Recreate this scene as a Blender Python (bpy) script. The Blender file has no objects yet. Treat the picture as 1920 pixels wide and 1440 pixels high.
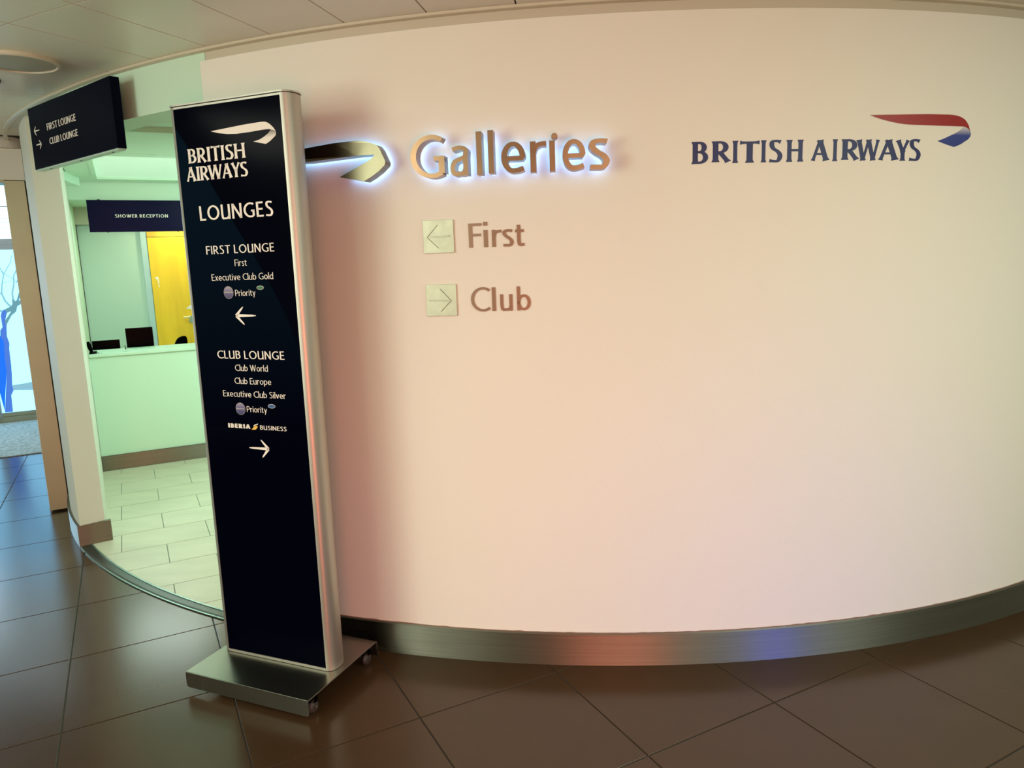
import bpy, bmesh, math, random
from mathutils import Vector, Matrix
from math import sin, cos, pi, radians, hypot
random.seed(7)
SC = bpy.context.scene
COL = SC.collection
CAM = Vector((0, 0, 1.55))
YAW = radians(27.5358)
U = Vector((cos(YAW), sin(YAW), 0)); N = Vector((-sin(YAW), cos(YAW), 0))
def uv(u, v, z=0.0): return U*u + N*v + Vector((0, 0, z))

# ------------------------------------------------------------------ camera, world, lights, exposure
F_PX = 1374.84; PITCH = radians(9.3735); ROLL = radians(-1.9571)
fw = Vector((0, cos(PITCH), -sin(PITCH))); r0 = Vector((1, 0, 0)); u0 = r0.cross(fw)
rt = r0*cos(ROLL) + u0*sin(ROLL); up = -r0*sin(ROLL) + u0*cos(ROLL)
cd = bpy.data.cameras.new('camera'); cd.sensor_width = 36; cd.lens = F_PX/1920*36; cd.clip_start = .02
cam = bpy.data.objects.new('camera', cd); COL.objects.link(cam)
m = Matrix((rt, up, -fw)).transposed().to_4x4(); m.translation = CAM; cam.matrix_world = m
SC.camera = cam
SC.view_settings.view_transform = 'Standard'; SC.view_settings.look = 'None'
SC.view_settings.gamma = 1; SC.view_settings.use_curve_mapping = False
SC.view_settings.exposure = -0.1
w = bpy.data.worlds.new('world'); SC.world = w; w.use_nodes = True
w.node_tree.nodes['Background'].inputs[0].default_value = (.96, 1, .80, 1)
w.node_tree.nodes['Background'].inputs[1].default_value = .41
def area(name, loc, target, sx, sy, power, color, spread=pi):
    d = bpy.data.lights.new(name, 'AREA'); d.shape = 'RECTANGLE'; d.size = sx; d.size_y = sy
    d.energy = power; d.color = color; d.spread = spread
    o = bpy.data.objects.new(name, d); COL.objects.link(o); o.location = loc
    o.rotation_euler = (Vector(target)-Vector(loc)).to_track_quat('-Z', 'Y').to_euler(); return o
# overhead lamps of the hall; the ones marked fill are added
area('hall_overhead_light', (1.3, -.3, 2.38), (1.3, .4, 0), 2.6, .6, 38, (.92, 1, .78))
area('hall_overhead_light', (3.6, .6, 2.38), (3.6, 1.0, 0), 1.2, 1.2, 62, (.88, 1, .80))
area('hall_overhead_light', (2.1, 1.0, 2.38), (2.1, 1.3, 0), .9, .6, 20, (.84, 1, .80))  # added fill, brightens the right of the curved wall
area('hall_overhead_light', (-1.9, .2, 2.38), (-1.9, .6, 0), .6, 1.2, 32, (.95, 1, .78))
area('hall_overhead_light', (-2.6, 1.3, 2.38), (-2.4, 1.5, 0), 1.0, 1.0, 26, (.97, 1, .84))  # added fill over the left part of the floor
# daylight from the hall windows on the left
area('hall_window_light', (-4.6, -1.5, 1.45), (-.2, 2.6, 1.2), 1.9, 1.9, 112, (.90, 1, .82))
# added red wash tinting the wall pink; blue lit advertising screen across the hall
area('red_wash_light', (.35, -1.5, .8), (-.35, 2.6, .75), 1.5, 1.0, 25, (1, .22, .15), radians(110))
area('blue_screen_light', (3.1, -1.35, .75), (.95, 2.6, .05), .42, 1.1, 2.0, (.02, .04, 1), radians(38))
area('warm_streak_light', (1.75, -2.1, 1.2), (.6, 2.6, .8), .5, 1.8, 5, (1, .95, .6))  # unseen lamp added for a yellowish reflection in the skirting
area('corridor_floor_fill', uv(-2.4, 9.5, 1.2), uv(-1.4, 5.5, 0), 1.6, 2.0, 40, (.7, .86, 1))  # out-of-view fill added to brighten the corridor floor
# reception lobby, back office and corridor
area('lobby_ceiling_light', uv(1.1, 5.1, 2.262), uv(1.0, 5.3, 0), 1.1, 1.1, 50, (.84, 1, .86))
area('lobby_header_fill', uv(1.5, 4.7, 1.9), uv(.7, 6.63, 2.2), .8, .5, 16, (.82, 1, .9))  # hidden fill added to lift the header above the counter
area('office_ceiling_light', uv(.1, 8.4, 2.3), uv(.1, 8.4, 0), .9, .9, 26, (.84, 1, .92))
area('door_downlight', uv(.68, 9.62, 2.3), uv(.62, 9.8, 1.0), .12, .12, 9, (1, .9, .55))
area('corridor_overhead_fill', uv(-1.7, 7.6, 2.5), uv(-1.7, 7.6, 0), 1, 1.6, 260, (.86, .95, 1))  # unseen overhead fill added to brighten the corridor and its floor

# ------------------------------------------------------------------ materials
def mat(name, col, rough=.5, metal=0, spec=.5, noise=None, bump=None, coat=0, aniso=None, emit=None, estr=0, trans=0, alpha=None):
    m = bpy.data.materials.new(name); m.use_nodes = True; nt = m.node_tree; b = nt.nodes['Principled BSDF']
    b.inputs['Base Color'].default_value = (*col, 1); b.inputs['Roughness'].default_value = rough
    b.inputs['Metallic'].default_value = metal; b.inputs['Specular IOR Level'].default_value = spec
    b.inputs['Coat Weight'].default_value = coat
    if trans: b.inputs['Transmission Weight'].default_value = trans
    if emit: b.inputs['Emission Color'].default_value = (*emit, 1); b.inputs['Emission Strength'].default_value = estr
    tc = None
    def coords(scale):
        g = nt.nodes.new('ShaderNodeNewGeometry') if True else None
        mp = nt.nodes.new('ShaderNodeMapping'); mp.inputs['Scale'].default_value = scale
        nt.links.new(g.outputs['Position'], mp.inputs['Vector']); return mp
    if noise:                       # (scale xyz, amount, detail)
        mp = coords(noise[0]); n = nt.nodes.new('ShaderNodeTexNoise'); n.inputs['Scale'].default_value = 1
        n.inputs['Detail'].default_value = noise[2]
        nt.links.new(mp.outputs[0], n.inputs['Vector'])
        r = nt.nodes.new('ShaderNodeValToRGB'); a = noise[1]
        r.color_ramp.elements[0].position = .3; r.color_ramp.elements[1].position = .7
        r.color_ramp.elements[0].color = (*[c*(1-a) for c in col], 1); r.color_ramp.elements[1].color = (*[min(1, c*(1+a)) for c in col], 1)
        nt.links.new(n.outputs['Fac'], r.inputs[0]); nt.links.new(r.outputs[0], b.inputs['Base Color'])
    if bump:                        # (scale xyz, strength, distance)
        mp = coords(bump[0]); n = nt.nodes.new('ShaderNodeTexNoise'); n.inputs['Scale'].default_value = 1; n.inputs['Detail'].default_value = 3
        nt.links.new(mp.outputs[0], n.inputs['Vector'])
        bp = nt.nodes.new('ShaderNodeBump'); bp.inputs['Strength'].default_value = bump[1]; bp.inputs['Distance'].default_value = bump[2]
        nt.links.new(n.outputs['Fac'], bp.inputs['Height']); nt.links.new(bp.outputs[0], b.inputs['Normal'])
    if aniso is not None:
        b.inputs['Anisotropic'].default_value = aniso
        c = nt.nodes.new('ShaderNodeCombineXYZ'); c.inputs[2].default_value = 1; nt.links.new(c.outputs[0], b.inputs['Tangent'])
    return m
M = {}
M['wall'] = mat('wall_paint', (.81, .80, .71), .62, spec=.25, bump=((60, 60, 60), .05, .002))
M['trim'] = mat('trim_paint', (.55, .52, .41), .5)
M['pier'] = mat('pier_paint', (.68, .68, .60), .6, spec=.3)
M['green'] = mat('green_cast_paint', (.59, .81, .64), .55, spec=.3)  # the lobby's greenish light is mixed into this paint colour
M['greenpanel'] = mat('grey_green_panel', (.46, .62, .53), .35)
M['greyblue'] = mat('grey_blue_frame', (.42, .58, .60), .4)
M['floor_tile'] = mat('taupe_floor_tile', (.056, .030, .014), .21, spec=.42, noise=((5, 5, 5), .06, 5), bump=((9, 9, 9), .03, .002))
M['grout'] = mat('dark_grout', (.035, .03, .026), .8)
M['lobby_tile'] = mat('pale_lobby_tile', (.60, .58, .45), .35, noise=((3, 9, 3), .07, 4))
M['lobby_grout'] = mat('lobby_grout', (.26, .30, .24), .8)
M['ceil'] = mat('ceiling_panel_metal', (.80, .785, .65), .30, spec=.6)
M['gap'] = mat('shadow_gap', (.03, .028, .022), .9)
M['steel'] = mat('brushed_steel', (.26, .25, .20), .50, metal=1, aniso=.95, noise=((2, 2, 160), .08, 2))
M['steel2'] = mat('satin_steel', (.34, .385, .265), .48, metal=1, noise=((3, 3, 3), .05, 3))
M['alu'] = mat('totem_aluminium', (.53, .505, .44), .46, metal=.9)
M['plate'] = mat('base_plate_steel', (.29, .285, .24), .30, metal=1, noise=((8, 8, 8), .04, 3))
M['navy'] = mat('navy_panel', (.0003, .0006, .0045), .15, spec=.03)
M['signnavy'] = mat('sign_navy', (.0022, .0036, .012), .30, spec=.02)
M['recnavy'] = mat('reception_sign_navy', (.001, .002, .028), .28, spec=.12)
M['white'] = mat('white_vinyl', (.86, .82, .74), .5)
M['grey_print'] = mat('greyed_white_vinyl', (.42, .40, .34), .5)  # greyed white for the globe rings and bands
M['bronze'] = mat('letter_metal', (.36, .22, .13), .34, metal=1, noise=((14, 14, 14), .10, 3))
M['markmetal'] = mat('emblem_metal', (.24, .215, .14), .32, metal=1)
M['dullmetal'] = mat('flat_letter_metal', (.29, .185, .125), .42, metal=.9)
M['plaque'] = mat('plaque_metal', (.53, .55, .41), .42, metal=.55, noise=((25, 25, 25), .10, 3))
M['engrave'] = mat('engraved_line', (.16, .13, .08), .6)
M['led'] = mat('led_backlight', (.6, .7, 1), .5, emit=(.28, .55, 1), estr=5.2)
M['black'] = mat('black_plastic', (.001, .001, .0012), .25, spec=.02)
M['rubber'] = mat('caster_rubber', (.05, .045, .04), .5)
M['chrome'] = mat('chrome', (.8, .8, .78), .15, metal=1)
M['navyink'] = mat('navy_vinyl', (.008, .012, .10), .45)
M['redink'] = mat('red_vinyl', (.30, .008, .006), .4)
M['wood'] = mat('yellow_wood_veneer', (.92, .55, .02), .45, noise=((7, 7, .9), .14, 4))
M['wood2'] = mat('yellow_wood_transom', (.62, .38, .03), .45, noise=((7, 7, .9), .1, 4))
M['carpet'] = mat('grey_carpet', (.33, .36, .33), .95, noise=((45, 25, 45), .35, 4), bump=((150, 150, 150), .8, .004))
M['alum2'] = mat('door_frame_metal', (.30, .34, .34), .4, metal=.4)
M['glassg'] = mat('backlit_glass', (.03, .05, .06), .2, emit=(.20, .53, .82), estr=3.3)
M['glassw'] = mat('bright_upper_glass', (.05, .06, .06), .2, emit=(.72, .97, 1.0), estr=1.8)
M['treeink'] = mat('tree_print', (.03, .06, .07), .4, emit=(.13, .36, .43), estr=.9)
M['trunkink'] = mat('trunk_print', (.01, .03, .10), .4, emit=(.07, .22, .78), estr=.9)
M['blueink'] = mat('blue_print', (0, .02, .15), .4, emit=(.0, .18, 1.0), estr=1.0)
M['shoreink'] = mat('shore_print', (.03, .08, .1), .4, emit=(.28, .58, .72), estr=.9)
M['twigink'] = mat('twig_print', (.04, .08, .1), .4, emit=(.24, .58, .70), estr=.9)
M['lens'] = mat('opal_diffuser', (.8, .95, .85), .5, emit=(.62, 1, .74), estr=.30)
M['speaker'] = mat('speaker_grille', (.42, .40, .28), .6)
M['rim'] = mat('cream_rim', (.62, .58, .44), .4)
M['caulk'] = mat('caulk_line', (.22, .13, .09), .8)
M['channel'] = mat('threshold_metal', (.045, .06, .055), .3, metal=.5)
M['rail'] = mat('threshold_edge', (.22, .36, .32), .25, metal=.6)
M['paper'] = mat('paper', (.62, .82, .70), .7)
M['green_dot'] = mat('green_dot', (.02, .16, .06), .5)
M['blue_dot'] = mat('blue_dot', (.01, .10, .30), .5)
M['gold'] = mat('gold_print', (.80, .50, .08), .5)
def gradmat(name, axis, lo, hi, c0, c1, mid=None):
    m = bpy.data.materials.new(name); m.use_nodes = True; nt = m.node_tree; b = nt.nodes['Principled BSDF']
    g = nt.nodes.new('ShaderNodeNewGeometry'); s = nt.nodes.new('ShaderNodeSeparateXYZ'); r = nt.nodes.new('ShaderNodeMapRange')
    r.inputs['From Min'].default_value = lo; r.inputs['From Max'].default_value = hi
    cr = nt.nodes.new('ShaderNodeValToRGB'); cr.color_ramp.elements[0].color = (*c0, 1); cr.color_ramp.elements[1].color = (*c1, 1)
    if mid: e = cr.color_ramp.elements.new(mid[0]); e.color = (*mid[1], 1)
    nt.links.new(g.outputs['Position'], s.inputs[0]); nt.links.new(s.outputs[axis], r.inputs['Value'])
    nt.links.new(r.outputs[0], cr.inputs[0]); nt.links.new(cr.outputs[0], b.inputs['Base Color']); b.inputs['Roughness'].default_value = .45
    return m
M['blueribbon'] = gradmat('blue_ribbon_print', 2, 1.915, 1.982, (.02, .035, .22), (.62, .62, .66), (.55, (.03, .05, .26)))
M['tailgrad'] = gradmat('white_tail_print', 2, 1.972, 2.008, (.84, .80, .72), (.20, .18, .14), (.45, (.80, .76, .68)))
M['navy2'] = gradmat('navy_panel_paler', 2, 1.0, 2.0, (.0003, .0006, .0045), (.0022, .0085, .019))  # paler navy, fading to the panel colour downwards
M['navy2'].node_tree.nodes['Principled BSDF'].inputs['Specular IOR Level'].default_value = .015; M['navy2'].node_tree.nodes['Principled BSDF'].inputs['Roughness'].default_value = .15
M['globe'] = gradmat('globe_print_upper', 2, 1.455, 1.505, (.02, .02, .12), (.42, .38, .42), (.55, (.13, .11, .22)))
M['globe2'] = gradmat('globe_print_lower', 2, 1.035, 1.085, (.02, .02, .13), (.36, .33, .42), (.55, (.11, .10, .24)))

# ------------------------------------------------------------------ mesh helpers
class MB:
    def __init__(s): s.v = []; s.f = []
    def add(s, vs, fs):
        k = len(s.v); s.v += [tuple(x) for x in vs]; s.f += [tuple(i+k for i in f) for f in fs]
    def box(s, o, ax, ay, az, x0, x1, y0, y1, z0, z1):
        P = [o+ax*x+ay*y+az*z for z in (z0, z1) for y in (y0, y1) for x in (x0, x1)]
        s.add(P, [(0, 2, 3, 1), (4, 5, 7, 6), (0, 1, 5, 4), (2, 6, 7, 3), (0, 4, 6, 2), (1, 3, 7, 5)])
    def prism(s, poly, fn, d0, d1, holes=None):
        """poly in 2D, fn(x, y, d) -> point; d1 is the face towards the viewer"""
        n = len(poly)
        s.add([fn(x, y, d0) for x, y in poly]+[fn(x, y, d1) for x, y in poly],
              [tuple(range(n-1, -1, -1)), tuple(range(n, 2*n))]+[(i, (i+1) % n, n+(i+1) % n, n+i) for i in range(n)])
    def tube(s, pts, r, k=8):
        rings = []
        for i, p in enumerate(pts):
            a = Vector(pts[max(i-1, 0)]); b = Vector(pts[min(i+1, len(pts)-1)]); t = (b-a).normalized()
            x = t.orthogonal().normalized(); y = t.cross(x)
            rr = r[i] if isinstance(r, (list, tuple)) else r
            rings.append([Vector(p)+x*rr*cos(2*pi*j/k)+y*rr*sin(2*pi*j/k) for j in range(k)])
        vs = [q for R in rings for q in R]; fs = []
        for i in range(len(pts)-1):
            for j in range(k): fs.append((i*k+j, i*k+(j+1) % k, (i+1)*k+(j+1) % k, (i+1)*k+j))
        fs += [tuple(range(k-1, -1, -1)), tuple((len(pts)-1)*k+j for j in range(k))]
        s.add(vs, fs)
    def lathe(s, c, ax, prof, k=40):
        ax = Vector(ax).normalized(); x = ax.orthogonal().normalized(); y = ax.cross(x); c = Vector(c); vs = []; fs = []
        for r, h in prof:
            vs += [c+ax*h+(x*cos(2*pi*j/k)+y*sin(2*pi*j/k))*r for j in range(k)]
        for i in range(len(prof)-1):
            for j in range(k): fs.append((i*k+j, i*k+(j+1) % k, (i+1)*k+(j+1) % k, (i+1)*k+j))
        s.add(vs, fs)
    def build(s, name, mt, parent=None, smooth=False, recalc=True, bevel=0):
        me = bpy.data.meshes.new(name); me.from_pydata(s.v, [], s.f); 
        bm = bmesh.new(); bm.from_mesh(me)
        if recalc: bmesh.ops.recalc_face_normals(bm, faces=bm.faces)
        bm.to_mesh(me); bm.free()
        me.materials.append(M[mt] if isinstance(mt, str) else mt)
        if smooth:
            me.shade_smooth()
            me.set_sharp_from_angle(angle=radians(35))
        o = bpy.data.objects.new(name, me); COL.objects.link(o)
        if parent: o.parent = parent; o.matrix_parent_inverse = Matrix.Translation(-parent.location)
        if bevel:
            b = o.modifiers.new('bevel', 'BEVEL'); b.width = bevel; b.segments = 2; b.limit_method = 'ANGLE'
        return o
def tag(o, label=None, cat=None, group=None, kind=None):
    if label: o['label'] = label
    if cat: o['category'] = cat
    if group: o['group'] = group
    if kind: o['kind'] = kind
    return o
def empty(name, loc, label, cat, group=None):
    o = bpy.data.objects.new(name, None); COL.objects.link(o); o.location = loc; o.empty_display_size = .05
    return tag(o, label, cat, group)
Z = Vector((0, 0, 1)); O0 = Vector((0, 0, 0))
def bx(name, mt, u0, u1, v0, v1, z0, z1, parent=None, bevel=0):
    b = MB(); b.box(O0, U, N, Z, u0, u1, v0, v1, z0, z1); return b.build(name, mt, parent, bevel=bevel)

# ------------------------------------------------------------------ the curved wall path (plan), parameter t, arc length s
PC = (.43, 6.47); CO = (-.13342843, -.20823086, .08382827, .18381676, 3.85522268)
def rad(t):
    r = 0
    for c in CO: r = r*t+c
    return r
TS = [i/1000 for i in range(-1500, 1401)]
PX = [PC[0]+rad(t)*sin(t) for t in TS]; PY = [PC[1]-rad(t)*cos(t) for t in TS]
SS = [0.0]
for i in range(1, len(TS)): SS.append(SS[-1]+hypot(PX[i]-PX[i-1], PY[i]-PY[i-1]))
_s0 = SS[1500]; SS = [s-_s0 for s in SS]
import bisect
def wp(s, z, off=0.0):
    """point on the curved wall path: arc length s, height z, offset outwards (towards the hall)"""
    i = min(max(bisect.bisect(SS, s)-1, 0), len(SS)-2); a = (s-SS[i])/(SS[i+1]-SS[i])
    t = TS[i]+a*(TS[i+1]-TS[i]); r = rad(t)+off
    return Vector((PC[0]+r*sin(t), PC[1]-r*cos(t), z))
def s_of(t): return SS[min(max(int(round(t*1000))+1500, 0), len(SS)-1)]
def curved(s0, s1, prof, step=.04, closed_ends=True):
    """sweep a closed profile of (offset, z) along the wall path"""
    n = max(2, int((s1-s0)/step)); k = len(prof); b = MB(); vs = []; fs = []
    for i in range(n+1):
        s = s0+(s1-s0)*i/n; vs += [wp(s, z, o) for o, z in prof]
    for i in range(n):
        for j in range(k): fs.append((i*k+j, i*k+(j+1) % k, (i+1)*k+(j+1) % k, (i+1)*k+j))
    fs += [tuple(range(k)), tuple(n*k+j for j in range(k-1, -1, -1))]
    b.add(vs, fs); return b

# ------------------------------------------------------------------ structure
S_L = -1.672       # left end of the white wall
S_K = -2.80        # pier corner (set below)
# arc length at the pier corner: closest to (-2.54, 4.08)
S_K = min(SS, key=lambda s: (wp(s, 0)-Vector((-2.54, 4.08, 0))).length)
S_END = min(SS, key=lambda s: (wp(s, 0)-Vector((-3.03, 4.79, 0))).length)
S_R = s_of(1.25)
# floor slab + tiles
fl = MB(); fl.box(O0, U, N, Z, -4.2, 5.5, -4.0, 9.62, -.06, -.003)
floor = tag(fl.build('floor', 'grout'), kind='structure')
PU, PV, UO, VO = .554, .5575, .205, 1.675
tb = MB(); g = .0022
def tile_mesh(w, h, g, mt, d=.006, bev=.0012):
    me = bpy.data.meshes.new('tile'); x0, x1, y0, y1 = g, w-g, g, h-g; b = bev
    P = [(x0, y0, -d), (x1, y0, -d), (x1, y1, -d), (x0, y1, -d), (x0, y0, -b), (x1, y0, -b), (x1, y1, -b), (x0, y1, -b),
         (x0+b, y0+b, 0), (x1-b, y0+b, 0), (x1-b, y1-b, 0), (x0+b, y1-b, 0)]
    P = [tuple(U*x+N*y+Z*z) for x, y, z in P]
    me.from_pydata(P, [], [(0, 1, 5, 4), (1, 2, 6, 5), (2, 3, 7, 6), (3, 0, 4, 7), (4, 5, 9, 8), (5, 6, 10, 9), (6, 7, 11, 10), (7, 4, 8, 11), (8, 9, 10, 11)])
    me.materials.append(M[mt]); return me
TM = tile_mesh(PU, PV, g, 'floor_tile')
def inside(x, y, off=0.0):
    t = math.atan2(x-PC[0], PC[1]-y)
    if y > PC[1]: return True
    return hypot(x-PC[0], y-PC[1]) < rad(max(-1.5, min(1.4, t)))+off
for i in range(-5, 8):
    for j in range(-4, 12):
        u_, v_ = UO+PU*i, VO+PV*j
        cs = [uv(u_+a*PU, v_+b*PV) for a in (0, 1) for b in (0, 1)]
        if all(inside(c.x, c.y, -.12) for c in cs): continue
        if v_+PV*.5 > 7.7 or (u_ > -.45 and v_ > 4.9): continue
        if u_ < -2.0 and v_ < 3.2: continue
        if v_ < .9 and (i < -2 or i > 5): continue
        if u_ > 3.5 and v_ > 3: continue
        if v_ < -.3: continue
        o = bpy.data.objects.new('tile', TM); COL.objects.link(o); o.parent = floor; o.location = uv(u_, v_, 0)
# plain remainder of the floor outside the picture
# lobby floor: pale brick-bond tiles inside the curve
def clip(poly, a, b):
    out = []
    def side(p): return (b[0]-a[0])*(p[1]-a[1])-(b[1]-a[1])*(p[0]-a[0])
    for i in range(len(poly)):
        p, q = poly[i], poly[(i+1) % len(poly)]; sp, sq = side(p), side(q)
        if sp >= 0: out.append(p)
        if (sp >= 0) != (sq >= 0):
            k = sp/(sp-sq); out.append((p[0]+(q[0]-p[0])*k, p[1]+(q[1]-p[1])*k))
    return out
edge = [wp(s_of(-1.25)+(s_of(.6)-s_of(-1.25))*i/46, 0, -.062) for i in range(47)]
edge = [(p.x, p.y) for p in edge]
slab = list(edge)+[tuple(uv(3.2, 6.6)[:2]), tuple(uv(-.34, 6.6)[:2])]
sb = MB(); sb.prism(slab, lambda x, y, d: Vector((x, y, d)), -.002, .0015)
lob = sb.build('lobby_screed', 'lobby_grout', floor)
RV, RU = .3175, .47
for k in range(-5, 8):
    v_ = 4.235+RV*k; off = .0725 if k % 2 == 0 else -.16
    for i in range(-4, 5):
        u_ = off+RU*i; gg = .0025
        P = [(u_+gg, v_+gg), (u_+RU-gg, v_+gg), (u_+RU-gg, v_+RV-gg), (u_+gg, v_+RV-gg)]
        P = [(min(max(a, -.36), 2.2), min(b, 6.6)) for a, b in P]
        if abs(P[1][0]-P[0][0]) < .01 or abs(P[2][1]-P[1][1]) < .01: continue
        poly = [tuple(uv(a, b)[:2]) for a, b in P]
        for a, b in zip(edge[:-1], edge[1:]):
            poly = clip(poly, a, b)
            if len(poly) < 3: break
        if len(poly) < 3: continue
        t_ = MB(); t_.prism(poly, lambda x, y, d: Vector((x, y, d)), .0012, .0042); t_.build('pale_tile', 'lobby_tile', floor)
# threshold strip on the curved edge
th = tag(curved(S_K-.02, S_L+.03, [(-.064, 0), (-.064, .005), (-.02, .005), (-.012, .0035), (0, .0035), (0, 0)]).build('trim_1', 'channel'), kind='structure')
curved(S_K-.02, S_L+.03, [(-.064, .004), (-.064, .008), (-.056, .008), (-.056, .004)]).build('edge_rail', 'rail', th)
curved(S_K-.02, S_L+.03, [(-.006, .003), (-.006, .006), (0, .006), (0, .003)]).build('edge_rail', 'rail', th)

# curved white wall
wall = tag(curved(S_L, S_R, [(-.012, .0), (-.012, 2.366), (-.17, 2.366), (-.17, .0)], .03).build('wall_front', 'wall', smooth=True), kind='structure')
base = tag(curved(S_L, S_R, [(.0, .0), (.0, .1265), (-.004, .129), (-.012, .129), (-.012, 0)], .03).build('baseboard_front', 'steel', smooth=True), kind='structure')
# slightly ragged paint edge above the metal skirting
cb = MB(); n_ = 260; vs = []; fs = []
for i in range(n_+1):
    s = S_L+(S_R-S_L)*i/n_; h = .131+.0022*random.random()*(1 if random.random() < .6 else .2)
    vs += [wp(s, .1285, -.0118), wp(s, .1285, -.009), wp(s, h, -.0095), wp(s, h, -.0118)]
for i in range(n_):
    for j in range(4): fs.append((i*4+j, i*4+(j+1) % 4, i*4+4+(j+1) % 4, i*4+4+j))
cb.add(vs, fs); cb.build('paint_bead', 'caulk', base)
# bulkhead above the lobby opening, trim above the wall, ceiling lip
bulk = tag(curved(s_of(-1.32), S_L+.01, [(-.030, 2.213), (-.030, 2.405), (-.17, 2.405), (-.17, 2.213)], .03).build('trim_2', 'green', smooth=True), kind='structure')  # green tint of the lobby light painted onto the bulkhead
trim = tag(curved(S_L+.012, S_R, [(-.030, 2.36), (-.030, 2.405), (-.1, 2.405), (-.1, 2.36)], .03).build('trim_3', 'trim', smooth=True), kind='structure')
lpro = [(-.034, 2.402), (-.016, 2.402), (-.010, 2.405), (-.010, 2.4145), (-.034, 2.4145)]
b = MB(); LT = [-1.30+.02*i for i in range(int((1.25+1.30)/.02)+1)]; vs = []; fs = []
def lipoff(t): return max(0, -.72-t)*.24
for t in LT:
    for o, z in lpro:
        r = rad(t)+o+lipoff(t); vs.append(Vector((PC[0]+r*sin(t), PC[1]-r*cos(t), z)))
k_ = len(lpro)
for i in range(len(LT)-1):
    for j in range(k_): fs.append((i*k_+j, i*k_+(j+1) % k_, (i+1)*k_+(j+1) % k_, (i+1)*k_+j))
b.add(vs, fs); lip = tag(b.build('trim_4', 'rim', smooth=True), kind='structure')
# pale soffit between the lip and the pier
P = []
for i in range(14):
    t = -.62-.44*i/13; r = rad(t)-.02+lipoff(t); P.append((PC[0]+r*sin(t), PC[1]-r*cos(t)))
P += [(-2.80, 4.38), (-2.66, 4.38), (-2.45, 4.22), (-2.0, 3.72)]
b = MB(); b.prism(P, lambda x, y, d: Vector((x, y, d)), 2.406, 2.412); tag(b.build('ceiling_soffit', 'pier'), kind='structure')
b = MB(); b.box(O0, U, N, Z, -4.2, -.30, 5.0, 5.80, 2.44, 2.50); tag(b.build('ceiling_coffer', 'pier'), kind='structure')

# ceiling: radial metal panels in rings, plain slab beyond
def fan(r0_, r1_, a0, a1, zt, zb, c, k=1, gap=.0):
    b = MB(); vs = []; n = k
    for z in (zb, zt):
        for j in range(n+1):
            a = a0+(a1-a0)*j/n
            for r in (r0_+gap, r1_-gap):
                da = gap/r*(1 if j == 0 else (-1 if j == n else 0))
                vs.append(Vector((c[0]+r*sin(a+da), c[1]-r*cos(a+da), z)))
    q = 2*(n+1); fs = []
    for j in range(n):
        i = 2*j; fs += [(i, i+1, i+3, i+2), (q+i, q+i+2, q+i+3, q+i+1), (i, i+2, q+i+2, q+i), (i+1, q+i+1, q+i+3, i+3)]
    fs += [(0, q, q+1, 1), (2*n, 2*n+1, q+2*n+1, q+2*n)]
    b.add(vs, fs); return b
CC = (.43, 6.47)
ceiling = tag(fan(3.74, 11.5, -.70, 1.6, 2.50, 2.428, CC, 40, 0).build('ceiling', 'gap'), kind='structure')
fan(3.79, 11.5, -1.6, -.70, 2.50, 2.428, CC, 20, 0).build('ceiling_backing', 'gap', ceiling)
CC = (.43, 6.47); DA = radians(4.7)
for k in range(-12, 16):
    a0 = radians(-.9)+DA*k-DA*1.0
    ri = 3.74 if a0 > -.60 else 3.79
    fan(ri, 4.335, a0, a0+DA, 2.424, 2.415, CC, 2, .0028).build('ceiling_panel', 'ceil', ceiling)
    fan(4.335, 4.95, a0, a0+DA, 2.424, 2.415, CC, 2, .0028).build('ceiling_panel', 'ceil', ceiling)
    if -6 < k < 12: fan(4.95, 5.56, a0, a0+DA, 2.424, 2.415, CC, 2, .0028).build('ceiling_panel', 'ceil', ceiling)
fan(5.56, 11.5, -1.6, 1.6, 2.424, 2.415, CC, 40, 0).build('plain_ceiling', 'ceil', ceiling)

# pier: curved wall end at the left of the lobby opening
n_ = 16; out_ = [wp(S_K+(S_END-S_K)*i/n_, 0, -.014) for i in range(n_+1)]
inn_ = [uv(-.235, 4.825), uv(-.25, 5.5), uv(-.292, 6.62), uv(-.292, 6.64)]
poly = [(p.x, p.y) for p in out_]+[tuple(uv(-.478, 6.64)[:2])]+[(p.x, p.y) for p in reversed(inn_)]
pb = MB(); pb.prism(poly, lambda x, y, d: Vector((x, y, d)), 0, 2.415)
pier = tag(pb.build('wall_left', 'pier', smooth=True), kind='structure')
# its steel skirting
outb = [wp(S_K+(S_END-S_K)*i/n_, 0, .001) for i in range(n_+1)]
fr = uv(-.205, 4.808)
poly = [(p.x, p.y) for p in reversed(outb)]+[(fr.x, fr.y), tuple(uv(-.205, 4.84)[:2]), (out_[0].x+.01, out_[0].y+.02)]+[(p.x, p.y) for p in out_[1:]]
pb = MB(); pb.prism(poly, lambda x, y, d: Vector((x, y, d)), 0, .128)
tag(pb.build('baseboard_left', 'steel', smooth=True), kind='structure')
# doorway wall left of the pier and its steel jamb
wl = MB(); wl.box(O0, U, N, Z, -3.6, -.47, 5.66, 5.80, 2.168, 2.36); wl.box(O0, U, N, Z, -3.6, -2.0, 5.66, 5.8, 0, 2.168)
tag(wl.build('wall_doorway', 'pier'), kind='structure')
bx('steel_jamb', 'steel2', -.582, -.474, 5.645, 5.80, .014, 2.163).name = 'trim_5'
tag(bpy.data.objects['trim_5'], kind='structure')
tag(bx('trim_6', 'gap', -.474, -.468, 5.655, 5.78, .0, 2.163), kind='structure')
tag(bx('trim_7', 'steel2', -.582, -2.0, 5.65, 5.80, 2.150, 2.166), kind='structure')
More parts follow.
